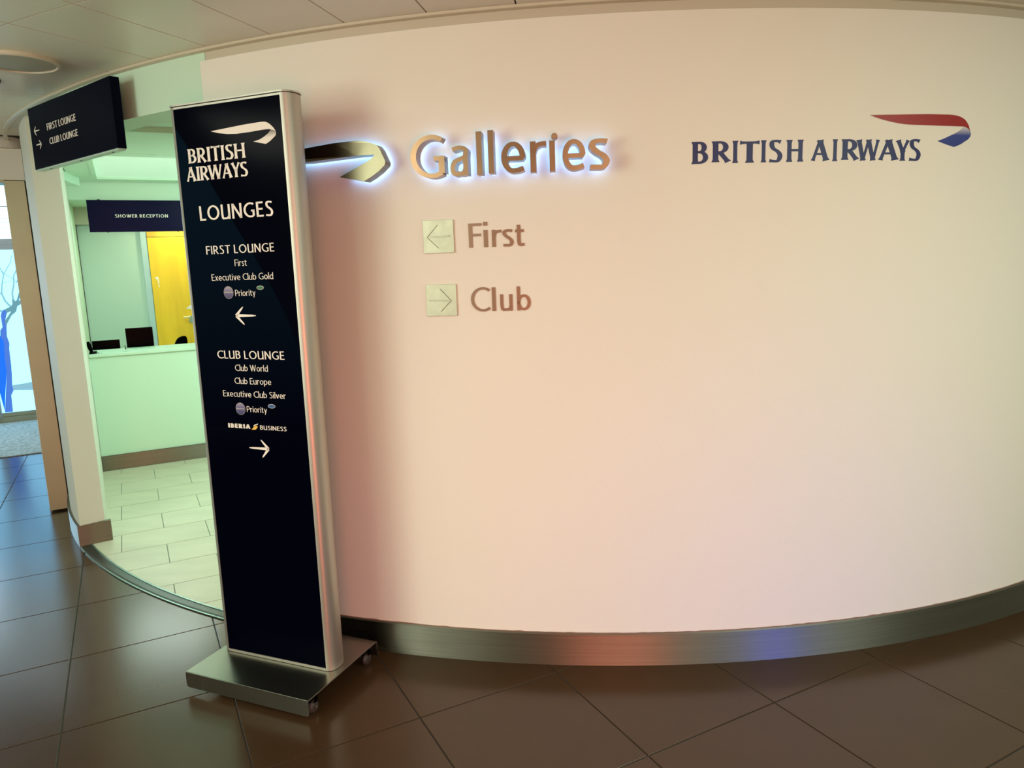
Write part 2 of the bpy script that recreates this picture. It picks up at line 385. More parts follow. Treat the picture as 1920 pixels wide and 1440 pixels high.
# corridor behind the doorway
tag(bx('wall_corridor', 'pier', -.60, -.48, 5.80, 9.9, 0, 2.62), kind='structure')
tag(bx('wall_corridor_left', 'pier', -3.7, -3.6, 5.66, 9.9, 0, 2.62), kind='structure')
tag(bx('ceiling_corridor', 'wall', -3.7, -.48, 5.8, 9.9, 2.62, 2.70), kind='structure')
# drum end of the bulkhead, curving down to the doorway wall
dr = MB(); pts = [uv(-.62, 5.66), uv(-.57, 5.63), uv(-.53, 5.64), uv(-.49, 5.67), uv(-.455, 5.74), uv(-.455, 5.80), uv(-.62, 5.80)]
poly = [tuple(p[:2]) for p in pts]
dr.prism(poly, lambda x, y, d: Vector((x, y, d)), 2.362, 2.44)
tag(dr.build('trim_8', 'pier', smooth=True), kind='structure')

cp = tag(bx('carpet', 'carpet', -3.4, -.60, 7.70, 9.56, .0, .008), 'grey carpet on the corridor floor in front of the glass door', 'carpet')

# ------------------------------------------------------------------ lobby: ceiling, header, counter wall, office
tag(bx('ceiling_lobby', 'green', -.31, 3.0, 3.2, 6.64, 2.275, 2.40), kind='structure').name = 'ceiling_lobby'
# keep the lobby ceiling inside the curve: rebuild it as a clipped polygon
bpy.data.objects.remove(bpy.data.objects['ceiling_lobby'])
ce = [wp(s_of(-1.0)+(s_of(.5)-s_of(-1.0))*i/40, 0, -.16) for i in range(41)]
poly = [(p.x, p.y) for p in ce]+[tuple(uv(3.0, 6.64)[:2]), tuple(uv(-.31, 6.64)[:2])]
lc = MB(); lc.prism(poly, lambda x, y, d: Vector((x, y, d)), 2.30, 2.40)
lobc = tag(lc.build('ceiling_lobby', 'green'), kind='structure')
# lowered ceiling boards with a seam and a recessed light tray
def board(u0, u1, v0, v1, z0=2.272, z1=2.30): return bx('ceiling_board', 'green', u0, u1, v0, v1, z0, z1, lobc)
board(-.26, 2.8, 4.32, 5.08); board(-.26, 2.8, 5.09, 5.16)
board(-.26, -.11, 5.16, 6.62); board(1.75, 2.8, 5.16, 6.62); board(-.11, 1.75, 6.43, 6.62)
lt = empty('recessed_ceiling_light', uv(.9, 5.8, 2.29), 'pale recessed light panel in the green lobby ceiling above the counter', 'light')
for a in ((-.11, 1.75, 5.16, 5.19), (-.11, 1.75, 6.40, 6.43), (-.11, -.08, 5.19, 6.40), (1.72, 1.75, 5.19, 6.40)):
    bx('frame', 'green', a[0], a[1], a[2], a[3], 2.268, 2.30, lt)
bx('diffuser', 'lens', -.08, 1.72, 5.19, 6.40, 2.286, 2.298, lt)
header = tag(bx('wall_header', 'green', -.31, 3.0, 6.63, 6.80, 2.138, 2.40), kind='structure')
tag(bx('wall_lobby_right', 'green', 2.25, 2.4, 4.0, 6.9, 0, 2.40), kind='structure')
# reception counter
ct = empty('reception_counter', uv(.8, 6.8, 0), 'pale green reception counter with steel kick plate', 'counter')
bx('body', 'green', -.29, 2.24, 6.635, 6.80, .0, .925, ct)
bx('countertop', 'green', -.29, 2.24, 6.615, 7.05, .925, .946, ct, bevel=.003)
kp = bx('kick_plate', 'steel', -.29, 2.24, 6.622, 6.635, .0, .122, ct)
# office behind
tag(bx('wall_office_left', 'green', -.52, -.395, 6.80, 9.95, 0, 2.40), kind='structure')
jm = MB(); P = [uv(-.30, 6.64)[:2], uv(-.30, 6.80)[:2], uv(-.40, 6.80)[:2], uv(-.40, 6.64)[:2]]
jm.prism([tuple(p) for p in P], lambda x, y, d: Vector((x, y, d)), .946, 2.14)
tag(jm.build('trim_9', 'green'), kind='structure')
tag(bx('wall_back', 'greenpanel', -.395, 3.0, 9.90, 10.05, 0, 2.40), kind='structure')
tag(bx('wall_office_right', 'green', 2.9, 3.0, 6.80, 9.9, 0, 2.40), kind='structure')
tag(bx('ceiling_office', 'green', -.5, 3.0, 6.80, 10.05, 2.338, 2.42), kind='structure')
tag(bx('trim_10', 'trim', -.395, 3.0, 9.80, 9.90, 2.145, 2.338), kind='structure')
tag(bx('trim_11', 'greyblue', .252, .318, 9.87, 9.90, 0, 2.145), kind='structure')
tag(bx('trim_12', 'gap', -.395, -.388, 9.885, 9.90, 0, 2.145), kind='structure')
tag(bx('floor_office', 'lobby_tile', -.5, 3.0, 6.80, 9.9, -.05, 0), kind='structure')
bx('under', 'lobby_tile', -.5, 3, 6.60, 6.80, -.05, 0, bpy.data.objects['floor_office']).name = 'threshold'
# yellow door
dr_ = empty('door_2', uv(.75, 9.87, 0), None, None); dr_['kind'] = 'structure'
bx('leaf', 'wood', .323, 1.25, 9.862, 9.90, .005, 1.995, dr_)
bx('transom', 'wood2', .323, 1.25, 9.862, 9.90, 2.001, 2.06, dr_)
h = MB(); h.box(O0, U, N, Z, .69, .755, 9.846, 9.862, .955, 1.045); hd = h.build('handle_plate', 'chrome', dr_, bevel=.003)
h = MB(); h.tube([uv(.735, 9.846, 1.028), uv(.735, 9.81, 1.028), uv(.70, 9.805, 1.028), uv(.625, 9.805, 1.028)], .011, 10)
h.build('handle', 'chrome', hd)
sn = MB()
for pl_ in ([(.662, 1.135), (.69, 1.15), (.72, 1.175), (.742, 1.16), (.735, 1.12), (.70, 1.125)],):
    sn.prism(pl_, lambda x, y, d: uv(x, 9.862-d, y), 0, .001)
sn.build('door_sticker', 'white', dr_)
sn = MB(); sn.prism([(.366, 1.525), (.398, 1.53), (.404, 1.44), (.392, 1.44), (.386, 1.50), (.366, 1.50)], lambda x, y, d: uv(x, 9.862-d, y), 0, .001)
sn.prism([(.392, 1.43), (.403, 1.43), (.403, 1.405), (.392, 1.405)], lambda x, y, d: uv(x, 9.862-d, y), 0, .001)
sn.build('door_sticker', 'white', dr_)

# ------------------------------------------------------------------ glass door with tree graphic at the corridor end
V_ = 9.60
gd = empty('door_1', uv(-1.2, V_, 0), None, None); gd['kind'] = 'structure'
bx('pane', 'glassg', -1.305, -.62, V_, V_+.02, .115, 1.872, gd)
bx('upper_pane', 'glassw', -1.305, -.62, V_, V_+.02, 1.985, 2.60, gd)
bx('pane', 'glassg', -3.3, -1.375, V_, V_+.02, .115, 1.872, gd)
bx('upper_pane', 'glassw', -3.3, -1.375, V_, V_+.02, 1.985, 2.60, gd)
bx('transom_bar', 'alum2', -3.4, -.60, V_-.03, V_+.02, 1.925, 1.985, gd)
bx('door_head', 'alum2', -3.4, -.60, V_-.022, V_+.02, 1.872, 1.921, gd)
bx('bottom_rail', 'steel2', -1.37, -.62, V_-.022, V_+.02, .075, .115, gd)
bx('floor_rail', 'steel2', -1.365, -.60, V_-.03, V_+.02, .008, .072, gd)
bx('mullion', 'alum2', -1.375, -1.305, V_-.03, V_+.02, .0, 1.925, gd)
bx('glazing_bar', 'alum2', -1.305, -.6, V_-.02, V_, 2.318, 2.328, gd)
for zz in (2.285, 2.20, 2.16, 2.10, 2.05): bx('glass_line', 'shoreink', -1.305, -.62, V_-.003, V_, zz, zz+.003, gd)
def gl(name, poly, mt, d=.002):
    b = MB(); b.prism(poly, lambda x, y, dd: uv(x, V_-.001-dd, y), 0, d); return b.build(name, mt, gd)
gl('shore_print', [(-1.20, .36), (-1.20, .41), (-1.06, .42), (-.80, .455), (-.80, .33), (-1.0, .34)], 'shoreink', .001)
gl('tree_trunk', [(-1.279, .118), (-1.249, .308), (-1.21, .56), (-1.208, .712), (-1.194, .893), (-1.22, .955), (-1.213, 1.015), (-1.188, 1.05), (-1.189, 1.17), (-1.174, 1.225), (-1.145, 1.239),
   (-1.13, 1.20), (-1.155, 1.12), (-1.150, 1.06), (-1.16, .95), (-1.147, .869), (-1.156, .809), (-1.16, .626), (-1.168, .504), (-1.178, .403), (-1.172, .351), (-1.199, .302), (-1.205, .118)], 'trunkink', .002)
gl('tree_bough', [(-1.145, 1.239), (-1.081, 1.271), (-1.068, 1.298), (-1.066, 1.338), (-1.052, 1.345), (-1.038, 1.321), (-1.023, 1.336), (-.979, 1.46), (-.966, 1.43), (-1.005, 1.327), (-.94, 1.33), (-.94, 1.315), (-1.027, 1.268),
   (-1.045, 1.209), (-1.092, 1.17), (-1.142, 1.083), (-1.152, 1.05), (-1.158, 1.12), (-1.12, 1.17), (-1.09, 1.215), (-1.13, 1.20)], 'treeink', .003)
gl('blue_print', [(-1.305, 1.02), (-1.22, .955), (-1.194, .893), (-1.208, .712), (-1.21, .56), (-1.253, .308), (-1.278, .13), (-1.305, .40)], 'blueink', .0015)
tw = MB()
def twig(pts, w0, w1):
    L = []; R_ = []; n = len(pts)
    for i, p in enumerate(pts):
        a = pts[max(0, i-1)]; b = pts[min(n-1, i+1)]; d = hypot(b[0]-a[0], b[1]-a[1]); nx, ny = -(b[1]-a[1])/d, (b[0]-a[0])/d
        w_ = (w0+(w1-w0)*i/(n-1))/2; L.append((p[0]+nx*w_, p[1]+ny*w_)); R_.append((p[0]-nx*w_, p[1]-ny*w_))
    for i in range(n-1): tw.prism([L[i], L[i+1], R_[i+1], R_[i]], lambda x, y, dd: uv(x, V_-.001-dd, y), 0, .0025)
twig([(-1.082, 1.263), (-1.105, 1.29), (-1.128, 1.325), (-1.151, 1.406), (-1.17, 1.42), (-1.23, 1.50)], .020, .012)
twig([(-1.151, 1.406), (-1.138, 1.50), (-1.110, 1.609), (-1.132, 1.673), (-1.155, 1.80), (-1.15, 1.86)], .013, .005)
twig([(-1.110, 1.609), (-1.075, 1.67), (-1.031, 1.740), (-1.015, 1.80), (-.984, 1.87), (-.965, 1.78)], .008, .004)
twig([(-1.055, 1.337), (-1.057, 1.409), (-1.030, 1.503), (-1.022, 1.59), (-.979, 1.676), (-.96, 1.76)], .017, .008)
twig([(-1.133, 1.665), (-1.099, 1.617), (-1.021, 1.551), (-.960, 1.496)], .006, .005)
twig([(-1.031, 1.740), (-.971, 1.766), (-1.011, 1.799)], .004, .003)
twig([(-1.124, 1.523), (-1.069, 1.537), (-1.029, 1.533)], .005, .004)
twig([(-1.012, 1.514), (-.962, 1.588), (-.94, 1.66)], .009, .004)
twig([(-1.30, 1.30), (-1.22, 1.25), (-1.17, 1.216)], .012, .02)
tw.build('tree_twigs', 'twigink', gd)
gl('tree_bough', [(-1.22, 1.22), (-1.17, 1.21), (-1.16, 1.22), (-1.20, 1.24)], 'treeink', .002)

# ------------------------------------------------------------------ lettering: stroke built glyphs
def arc(cx, cy, rx, ry, a0, a1, n=18):
    return [(cx+rx*cos(radians(a0+(a1-a0)*i/n)), cy+ry*sin(radians(a0+(a1-a0)*i/n))) for i in range(n+1)]
def spl(p, k=5):
    out = []
    for i in range(len(p)-1):
        a = p[max(0, i-1)]; b = p[i]; c = p[i+1]; d = p[min(len(p)-1, i+2)]
        for j in range(k):
            t = j/k
            out.append(tuple(.5*((2*b[q])+(-a[q]+c[q])*t+(2*a[q]-5*b[q]+4*c[q]-d[q])*t*t+(-a[q]+3*b[q]-3*c[q]+d[q])*t**3) for q in (0, 1)))
    return out+[p[-1]]
X = .69
def glyph(ch, w, k):
    """centre lines of a glyph, cap height 1; w stem weight, k thin/thick ratio -> (advance, strokes)"""
    h = w/2; q = h*k; T = 1-q
    def bowl(y0, y1, r, x0=.24):
        return [(h, y1)]+arc(x0, (y0+y1)/2, r, (y1-y0)/2, 90, -90, 14)+[(h, y0)]
    G = {
     'A': (.68, [[(h*.8, 0), (.335, 1)], [(.335, 1), (.67-h*.8, 0)], [(.14, .33), (.53, .33)]]),
     'B': (.53, [[(h, 0), (h, 1)], bowl(.53, T, .22-h*.6), bowl(q, .53, .27-h*.6)]),
     'C': (.66, [arc(.46, .5, .46-h, .5-q, 52, 308, 26)]),
     'E': (.46, [[(h, 0), (h, 1)], [(h, T), (.45, T)], [(h, .52), (.42, .52)], [(h, q), (.46, q)]]),
     'F': (.45, [[(h, 0), (h, 1)], [(h, T), (.45, T)], [(h, .52), (.42, .52)]]),
     'G': (.73, [arc(.46, .5, .46-h, .5-q, 56, 300, 26)+[(.73-h, .12)], [(.73-h, .10), (.73-h, .46)], [(.50, .46-q*.2), (.73, .46-q*.2)]]),
     'H': (.66, [[(h, 0), (h, 1)], [(.66-h, 0), (.66-h, 1)], [(h, .53), (.66-h, .53)]]),
     'I': (w, [[(h, 0), (h, 1)]]),
     'L': (.43, [[(h, 1), (h, 0)], [(h, q), (.43, q)]]),
     'N': (.67, [[(h, 0), (h, 1)], [(h*1.1, 1-h*.3), (.67-h*1.1, h*.3)], [(.67-h, 1), (.67-h, 0)]]),
     'O': (.84, [arc(.42, .5, .42-h, .5-q, 0, 360, 40)]),
     'P': (.50, [[(h, 0), (h, 1)], bowl(.43, T, .25-h*.4)]),
     'R': (.58, [[(h, 0), (h, 1)], bowl(.47, T, .24-h*.5), [(.24, .47), (.57-h*.6, 0)]]),
     'S': (.50, [spl([(.45, .90), (.31, T+.003), (.14, .92), (.10-(.05-h)*.3, .76), (.18, .61), (.33, .49), (.43-h*.1, .35), (.44-h*.2, .20), (.34, .06), (.20, q), (.03, .08)])]),
     'T': (.58, [[(.29, 0), (.29, 1)], [(0, T), (.58, T)]]),
     'U': (.62, [[(h, 1)]+spl([(h, .36), (h+.015, .17), (.13, .05), (.27, q), (.42, .07), (.62-h, .24)]), [(.62-h, 1), (.62-h, 0)]]),
     'W': (.98, [[(h*.8, 1), (.27, 0)], [(.27, 0), (.49, 1)], [(.49, 1), (.71, 0)], [(.71, 0), (.98-h*.8, 1)]]),
     'Y': (.60, [[(h*.8, 1), (.30, .44)], [(.30, .44), (.60-h*.8, 1)], [(.30, .5), (.30, 0)]]),
     'a': (.42, [spl([(.06, X-.085), (.15, X-q*1.2), (.25, X-q), (.37, X-.10), (.42-h, X-.26), (.42-h, X-.4)])+[(.42-h, 0)],
                 spl([(.42-h, .43), (.27, .39), (.11, .32), (h*.95, .18), (.09, .05), (.18, q), (.30, .05), (.42-h, .15)])]),
     'b': (.52, [[(h, 0), (h, 1.04)], arc(.26, X/2, .26-h, X/2-q, 0, 360, 30)]),
     'c': (.42, [arc(.29, X/2, .29-h, X/2-q, 55, 305, 20)]),
     'd': (.52, [[(.52-h, 0), (.52-h, 1.04)], arc(.26, X/2, .26-h, X/2-q, 0, 360, 30)]),
     'e': (.50, [[(h*1.2, X*.47), (.50-h, X*.47)]+arc(.25, X/2, .25-h, X/2-q, 0, 250, 24)+spl([(.22, q), (.34, .02+q*.8), (.46, .10)])[1:]]),
     'i': (w*1.2, [[(h*1.2, 0), (h*1.2, X)], [(h*1.2, .86), (h*1.2, .86+w*1.15)]]),
     'l': (w, [[(h, 0), (h, 1.04)]]),
     'o': (.54, [arc(.27, X/2, .27-h, X/2-q, 0, 360, 32)]),
     'p': (.52, [[(h, -.27), (h, X)], arc(.26, X/2, .26-h, X/2-q, 0, 360, 30)]),
     'r': (.34, [[(h, 0), (h, X)], spl([(h, X*.62), (.11, X-.13), (.21, X-q*1.3), (.34, X-q*1.1)])]),
     's': (.38, [spl([(.34, X-.07), (.24, X-q), (.10, X-.07), (.07, X-.18), (.15, X-.29), (.27, X-.39), (.325, .18), (.27, .06), (.16, q), (.03, .06)])]),
     't': (.34, [[(.13, .88), (.13, .24)]+spl([(.13, .22), (.155, .09), (.23, q*1.1), (.33, q*1.6)]), [(0, X-q), (.32, X-q)]]),
     'u': (.48, [[(h, X)]+spl([(h, .28), (h+.015, .12), (.12, .035+q*.3), (.23, q), (.35, .07), (.48-h, .19)]), [(.48-h, X), (.48-h, 0)]]),
     'v': (.46, [[(h*.8, X), (.23, 0)], [(.23, 0), (.46-h*.8, X)]]),
     'x': (.46, [[(h, X), (.46-h, 0)], [(.46-h, X), (h, 0)]]),
     'y': (.46, [[(h*.8, X), (.235, 0)], [(.46-h*.8, X), (.15, -.28)]]),
    }
    return G[ch]
def ribbon(pts, w, k, flare=0.0, kd=None):
    """outline quads of a stroke"""
    n = len(pts)
    if n == 2:
        m_ = 9 if flare else 2
        pts = [(pts[0][0]+(pts[1][0]-pts[0][0])*i/(m_-1), pts[0][1]+(pts[1][1]-pts[0][1])*i/(m_-1)) for i in range(m_)]; n = m_
    L = [0]
    for i in range(1, n): L.append(L[-1]+hypot(pts[i][0]-pts[i-1][0], pts[i][1]-pts[i-1][1]))
    closed = hypot(pts[0][0]-pts[-1][0], pts[0][1]-pts[-1][1]) < 1e-6
    A, B = [], []
    for i in range(n):
        a = pts[(i-1) if i else (n-2 if closed else 0)]; b = pts[(i+1) if i < n-1 else (1 if closed else n-1)]
        dx, dy = b[0]-a[0], b[1]-a[1]; d = hypot(dx, dy) or 1; dx /= d; dy /= d
        ww = w*(1-(1-k)*dx*dx) if kd is None else w*kd
        if flare and not closed:
            e = min(L[i], L[-1]-L[i]); ww *= 1+flare*math.exp(-(e/.055)**1.3)
        A.append((pts[i][0]-dy*ww/2, pts[i][1]+dx*ww/2)); B.append((pts[i][0]+dy*ww/2, pts[i][1]-dx*ww/2))
    return A, B
def glyph_ribbons(ch, w, k, flare=0.0):
    adv, st = glyph(ch, w, k); out = []
    for i, p in enumerate(st):
        kd = None
        if flare:
            if ch == 'A' and i == 0: kd = .62
            if ch == 'W' and i in (1, 3): kd = .62
            if ch == 'Y' and i == 1: kd = .66
            if ch in 'A' and i == 1: kd = 1.05
            if ch in 'AW' and i == 2 and ch == 'A': kd = .55
        f = flare
        if flare and ch in 'BR' and i >= 1 and not (ch == 'R' and i == 2): f = 0
        if flare and ch == 'H' and i == 2: f = 0
        if flare and ch == 'A' and i == 2: f = 0
        if flare and ch == 'T' and i == 1: f = flare*1.6
        out.append(ribbon(p, w, k, f, kd))
    return adv, out
def emit(mb, ribs, fn, d0, d1):
    for A, B in ribs:
        n = len(A); P = [fn(x, y, d1) for x, y in A]+[fn(x, y, d1) for x, y in B]+[fn(x, y, d0) for x, y in A]+[fn(x, y, d0) for x, y in B]
        fs = []
        for i in range(n-1):
            fs += [(i, n+i, n+i+1, i+1), (2*n+i, 2*n+i+1, 3*n+i+1, 3*n+i), (i, i+1, 2*n+i+1, 2*n+i), (n+i, 3*n+i, 3*n+i+1, n+i+1)]
        fs += [(0, 2*n, 3*n, n), (n-1, 2*n-1, 4*n-1, 3*n-1)]
        mb.add(P, fs)
def text(name, string, x0, x1, z0, cap, fn, mt, parent, w=.13, k=.85, sp=.11, flare=0.0, d0=0.0, d1=.0006, space=.30, kern=0.0):
    items = []; x = 0
    for ci, ch in enumerate(string):
        if ci and string[ci-1]+ch in ('AW', 'WA', 'AY', 'YS', 'RW'): x += kern
        if ch == ' ': x += space; continue
        adv, rb = glyph_ribbons(ch, w, k, flare); items.append((x, rb)); x += adv+sp
    x -= sp; sc = (x1-x0)/x; mb = MB()
    for gx, rb in items:
        rb2 = [([(x0+(gx+a)*sc, z0+b*cap) for a, b in A], [(x0+(gx+a)*sc, z0+b*cap) for a, b in B]) for A, B in rb]
        emit(mb, rb2, fn, d0, d1)
    return mb.build(name, mt, parent, recalc=False)
def glyph_box(ch, x0, x1, z0, z1, w, k=.85, flare=0.0, skip_dot=False):
    adv, rb = glyph_ribbons(ch, w, k, flare)
    if skip_dot: rb = rb[:1]
    xs = [p[0] for A, B in rb for p in A+B]; ys = [p[1] for A, B in rb for p in A+B]
    a, b, c, d = min(xs), max(xs), min(ys), max(ys)
    f = lambda p: (x0+(p[0]-a)/(b-a)*(x1-x0), z0+(p[1]-c)/(d-c)*(z1-z0))
    return [([f(p) for p in A], [f(p) for p in B]) for A, B in rb]
def arrow_poly(tip, tail, ua, la, sh=.010, at=.007):
    """tapered three-stroke arrow as ribbons"""
    def tap(p, q, w0, w1):
        d = hypot(q[0]-p[0], q[1]-p[1]); nx, ny = -(q[1]-p[1])/d, (q[0]-p[0])/d; A = []; B = []
        for i in range(7):
            t = i/6; ww = (w0+(w1-w0)*t)/2*(1 if i < 6 else .5); x = p[0]+(q[0]-p[0])*t; y = p[1]+(q[1]-p[1])*t
            A.append((x+nx*ww, y+ny*ww)); B.append((x-nx*ww, y-ny*ww))
        return A, B
    return [tap(tip, tail, sh*1.25, sh*.62), tap(tip, ua, sh*1.3, sh*.55), tap(tip, la, sh*1.3, sh*.55)]

# ------------------------------------------------------------------ totem sign
ang = radians(-22.22); E1 = Vector((cos(ang), sin(ang), 0)); E2 = Vector((-E1.y, E1.x, 0))
T0 = Vector((-1.1581, 2.6935, 0))
tot = empty('totem_sign', tuple(T0+E1*.24+E2*.045), 'tall freestanding navy lounge direction totem with aluminium frame on a wheeled steel base', 'sign')
def tf(x, z, d): return T0+E1*x-E2*d+Z*z       # d towards the viewer
W_, D_ = .4775, .088; ZB, ZT = .080, 2.124
prof_r = [(.4685, -.002), (.4770, 0), (.4835, .003), (.4900, .009), (.4950, .018), (.4985, .030), (.5000, .044), (.4985, .058), (.4950, .070), (.4900, .079), (.4835, .085), (.4770, .088), (.4685, .090-.004)]
def post(prof, name):
    b = MB(); n = len(prof)
    b.add([T0+E1*x+E2*y+Z*ZB for x, y in prof]+[T0+E1*x+E2*y+Z*ZT for x, y in prof],
          [tuple(range(n)), tuple(range(2*n-1, n-1, -1))]+[(i, (i+1) % n, n+(i+1) % n, n+i) for i in range(n)])
    return b.build(name, 'alu', tot, smooth=True)
post(prof_r, 'side_post')
post([(W_-x, y) for x, y in prof_r], 'side_post')
b = MB(); b.box(T0, E1, E2, Z, .009, .4685, .003, .085, ZB, ZT); core = b.build('core', 'alu', tot)
b = MB(); b.box(T0, E1, E2, Z, .0092, .4683, -.0006, .0032, .091, 2.1165); panel = b.build('front_panel', 'navy', tot)
b = MB(); b.box(T0, E1, E2, Z, .0092, .4683, .0848, .0886, .091, 2.1165); b.build('back_panel', 'navy', tot)
capp = [(W_-x, y) for x, y in prof_r][::-1]+prof_r
capp = [(x+(.002 if x > .24 else -.002), y-.002 if y < .044 else y+.002) for x, y in capp]
b = MB(); b.prism(capp, lambda x, y, d: T0+E1*x+E2*y+Z*d, 2.1265, 2.1315); b.build('top_cap', 'alu', tot)
b = MB(); b.prism([(x*.985+.0036, y*.94+.003) for x, y in capp], lambda x, y, d: T0+E1*x+E2*y+Z*d, 2.1235, 2.1268); b.build('shadow_gap', 'gap', tot)
b = MB(); b.box(T0, E1, E2, Z, .009, .4685, -.0015, .003, 2.1170, 2.1236); b.build('top_rail', 'alu', tot)
b = MB(); b.box(T0, E1, E2, Z, .009, .4685, -.0025, .003, .080, .0905); b.build('bottom_rail', 'alu', tot)
# paler tone area of the panel, darker towards the bottom
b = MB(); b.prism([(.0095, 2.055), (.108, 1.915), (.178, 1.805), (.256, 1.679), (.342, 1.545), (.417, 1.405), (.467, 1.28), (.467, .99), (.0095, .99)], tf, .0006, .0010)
b.build('panel_tone', 'navy2', tot)
dT = .0013
# speedmark ribbon
b = MB(); b.prism([(.168, 2.030), (.241, 2.034), (.317, 2.038), (.377, 2.0395), (.392, 2.0393), (.403, 2.038), (.412, 2.034), (.420, 2.029), (.433, 2.017), (.4415, 2.005), (.432, 2.009), (.422, 2.012), (.414, 2.0138), (.400, 2.0142), (.382, 2.014), (.333, 2.012), (.276, 2.0115), (.238, 2.0145), (.200, 2.021)], tf, dT, dT+.0006)
b.build('ribbon_emblem', 'white', tot)
b = MB(); b.prism([(.422, 2.0115), (.432, 2.0085), (.4415, 2.005), (.4425, 1.998), (.440, 1.992), (.432, 1.986), (.422, 1.980), (.414, 1.975), (.397, 1.968), (.346, 1.980), (.371, 1.984), (.386, 1.989), (.397, 1.994), (.410, 2.001)], tf, dT, dT+.0005)
b.build('ribbon_emblem', 'tailgrad', tot)
text('lettering', 'BRITISH', .057, .306, 1.9315, .0485, tf, 'white', tot, w=.165, k=.62, flare=.5, sp=.10, d0=dT, d1=dT+.0006)
text('lettering', 'AIRWAYS', .040, .311, 1.871, .0475, tf, 'white', tot, w=.165, k=.62, flare=.5, sp=.10, kern=-.10, d0=dT, d1=dT+.0006)
text('lettering', 'LOUNGES', .082, .403, 1.734, .050, tf, 'white', tot, w=.138, sp=.13, d0=dT, d1=dT+.0006)
text('lettering', 'FIRST LOUNGE', .095, .394, 1.616, .029, tf, 'white', tot, w=.125, sp=.14, d0=dT, d1=dT+.0006)
text('lettering', 'First', .218, .271, 1.5715, .0225, tf, 'white', tot, w=.098, d0=dT, d1=dT+.0006)
text('lettering', 'Executive Club Gold', .108, .380, 1.523, .0225, tf, 'white', tot, w=.098, d0=dT, d1=dT+.0006)
text('lettering', 'Priority', .208, .297, 1.4675, .0215, tf, 'white', tot, w=.098, d0=dT, d1=dT+.0006)
text('lettering', 'CLUB LOUNGE', .099, .398, 1.2435, .029, tf, 'white', tot, w=.125, sp=.14, d0=dT, d1=dT+.0006)
text('lettering', 'Club World', .175, .322, 1.1995, .0225, tf, 'white', tot, w=.098, d0=dT, d1=dT+.0006)
text('lettering', 'Club Europe', .167, .331, 1.152, .0225, tf, 'white', tot, w=.098, d0=dT, d1=dT+.0006)
text('lettering', 'Executive Club Silver', .108, .390, 1.104, .0225, tf, 'white', tot, w=.098, d0=dT, d1=dT+.0006)
text('lettering', 'Priority', .211, .301, 1.0495, .0215, tf, 'white', tot, w=.098, d0=dT, d1=dT+.0006)
text('lettering', 'IBERIA', .117, .219, .9872, .0160, tf, 'white', tot, w=.24, k=.9, sp=.14, d0=dT, d1=dT+.0006)
text('lettering', 'BUSINESS', .264, .381, .9868, .0155, tf, 'white', tot, w=.13, sp=.14, d0=dT, d1=dT+.0006)
b = MB(); b.prism([(.224, .9845), (.232, .992), (.243, 1.000), (.253, .9995), (.252, .9955), (.248, .989), (.240, .985)], tf, dT, dT+.0006); b.build('airline_bird_print', 'gold', tot)
b = MB(); b.prism([(.231, .995), (.240, 1.004), (.256, 1.0085), (.254, 1.004), (.243, 1.0015)], tf, dT, dT+.0006); b.build('airline_bird_print', 'white', tot)
def disc(cx, cz, rx, rz, mt, name, ring='white', rw=.0012):
    b = MB(); b.prism([(cx+(rx+rw)*cos(2*pi*i/32), cz+(rz+rw)*sin(2*pi*i/32)) for i in range(32)], tf, dT, dT+.0004); b.build(name+'_ring', 'white' if ring == 'white' else ring, tot)
    b = MB(); b.prism([(cx+rx*cos(2*pi*i/32), cz+rz*sin(2*pi*i/32)) for i in range(32)], tf, dT+.0004, dT+.0007); return b.build(name, mt, tot)
disc(.178, 1.480, .0205, .0212, 'globe', 'alliance_globe', 'grey_print', .0010)
disc(.182, 1.060, .0210, .0215, 'globe2', 'alliance_globe', 'grey_print', .0010)
b = MB(); b.prism([(.1585, 1.4792), (.1975, 1.4792), (.1975, 1.4828), (.1585, 1.4828)], tf, dT+.0007, dT+.0009); b.build('globe_band', 'grey_print', tot)
text('lettering', 'one', .1635, .181, 1.0586, .0042/.69, tf, 'white', tot, w=.2, d0=dT+.0007, d1=dT+.0009) if False else None
b = MB(); b.prism([(.1635, 1.0585), (.2005, 1.0585), (.2005, 1.0615), (.1635, 1.0615)], tf, dT+.0007, dT+.0009); b.build('globe_band', 'grey_print', tot)
disc(.320, 1.4945, .0140, .0056, 'green_dot', 'tier_dot'); disc(.324, 1.075, .0150, .0060, 'blue_dot', 'tier_dot')
b = MB(); emit(b, arrow_poly((.203, 1.398), (.290, 1.398), (.236, 1.429), (.237, 1.366), .0085), tf, dT, dT+.0006); b.build('arrow_print', 'white', tot)
b = MB(); emit(b, arrow_poly((.293, .916), (.206, .916), (.262, .948), (.263, .883), .0085), tf, dT, dT+.0006); b.build('arrow_print', 'white', tot)
# base plate with folded aprons and casters
B0 = Vector((-1.261, 2.548, 0)); eb = radians(-22.95); F1 = Vector((cos(eb), sin(eb), 0)); F2 = Vector((-F1.y, F1.x, 0)); BW, BD = .5635, .4295
bs = bpy.data.objects.new('base', None)
b = MB(); b.box(B0, F1, F2, Z, 0, BW, 0, BD, .074, .0785); plate = b.build('base_plate', 'plate', tot, bevel=.0015); bpy.data.objects.remove(bs)
r_ = .010; ap = [(0, .0775), (BW, .0775), (BW, .018+r_), (BW-.003, .018+r_*.3), (BW-r_, .018), (r_, .018), (.003, .018+r_*.3), (0, .018+r_)]
b = MB(); b.prism(ap, lambda x, z, d: B0+F1*x-F2*d+Z*z, -.001, .002); b.build('apron', 'plate', tot)
b = MB(); b.prism(ap, lambda x, z, d: B0+F1*x+F2*(BD-d)+Z*z, -.001, .002); b.build('apron', 'plate', tot)
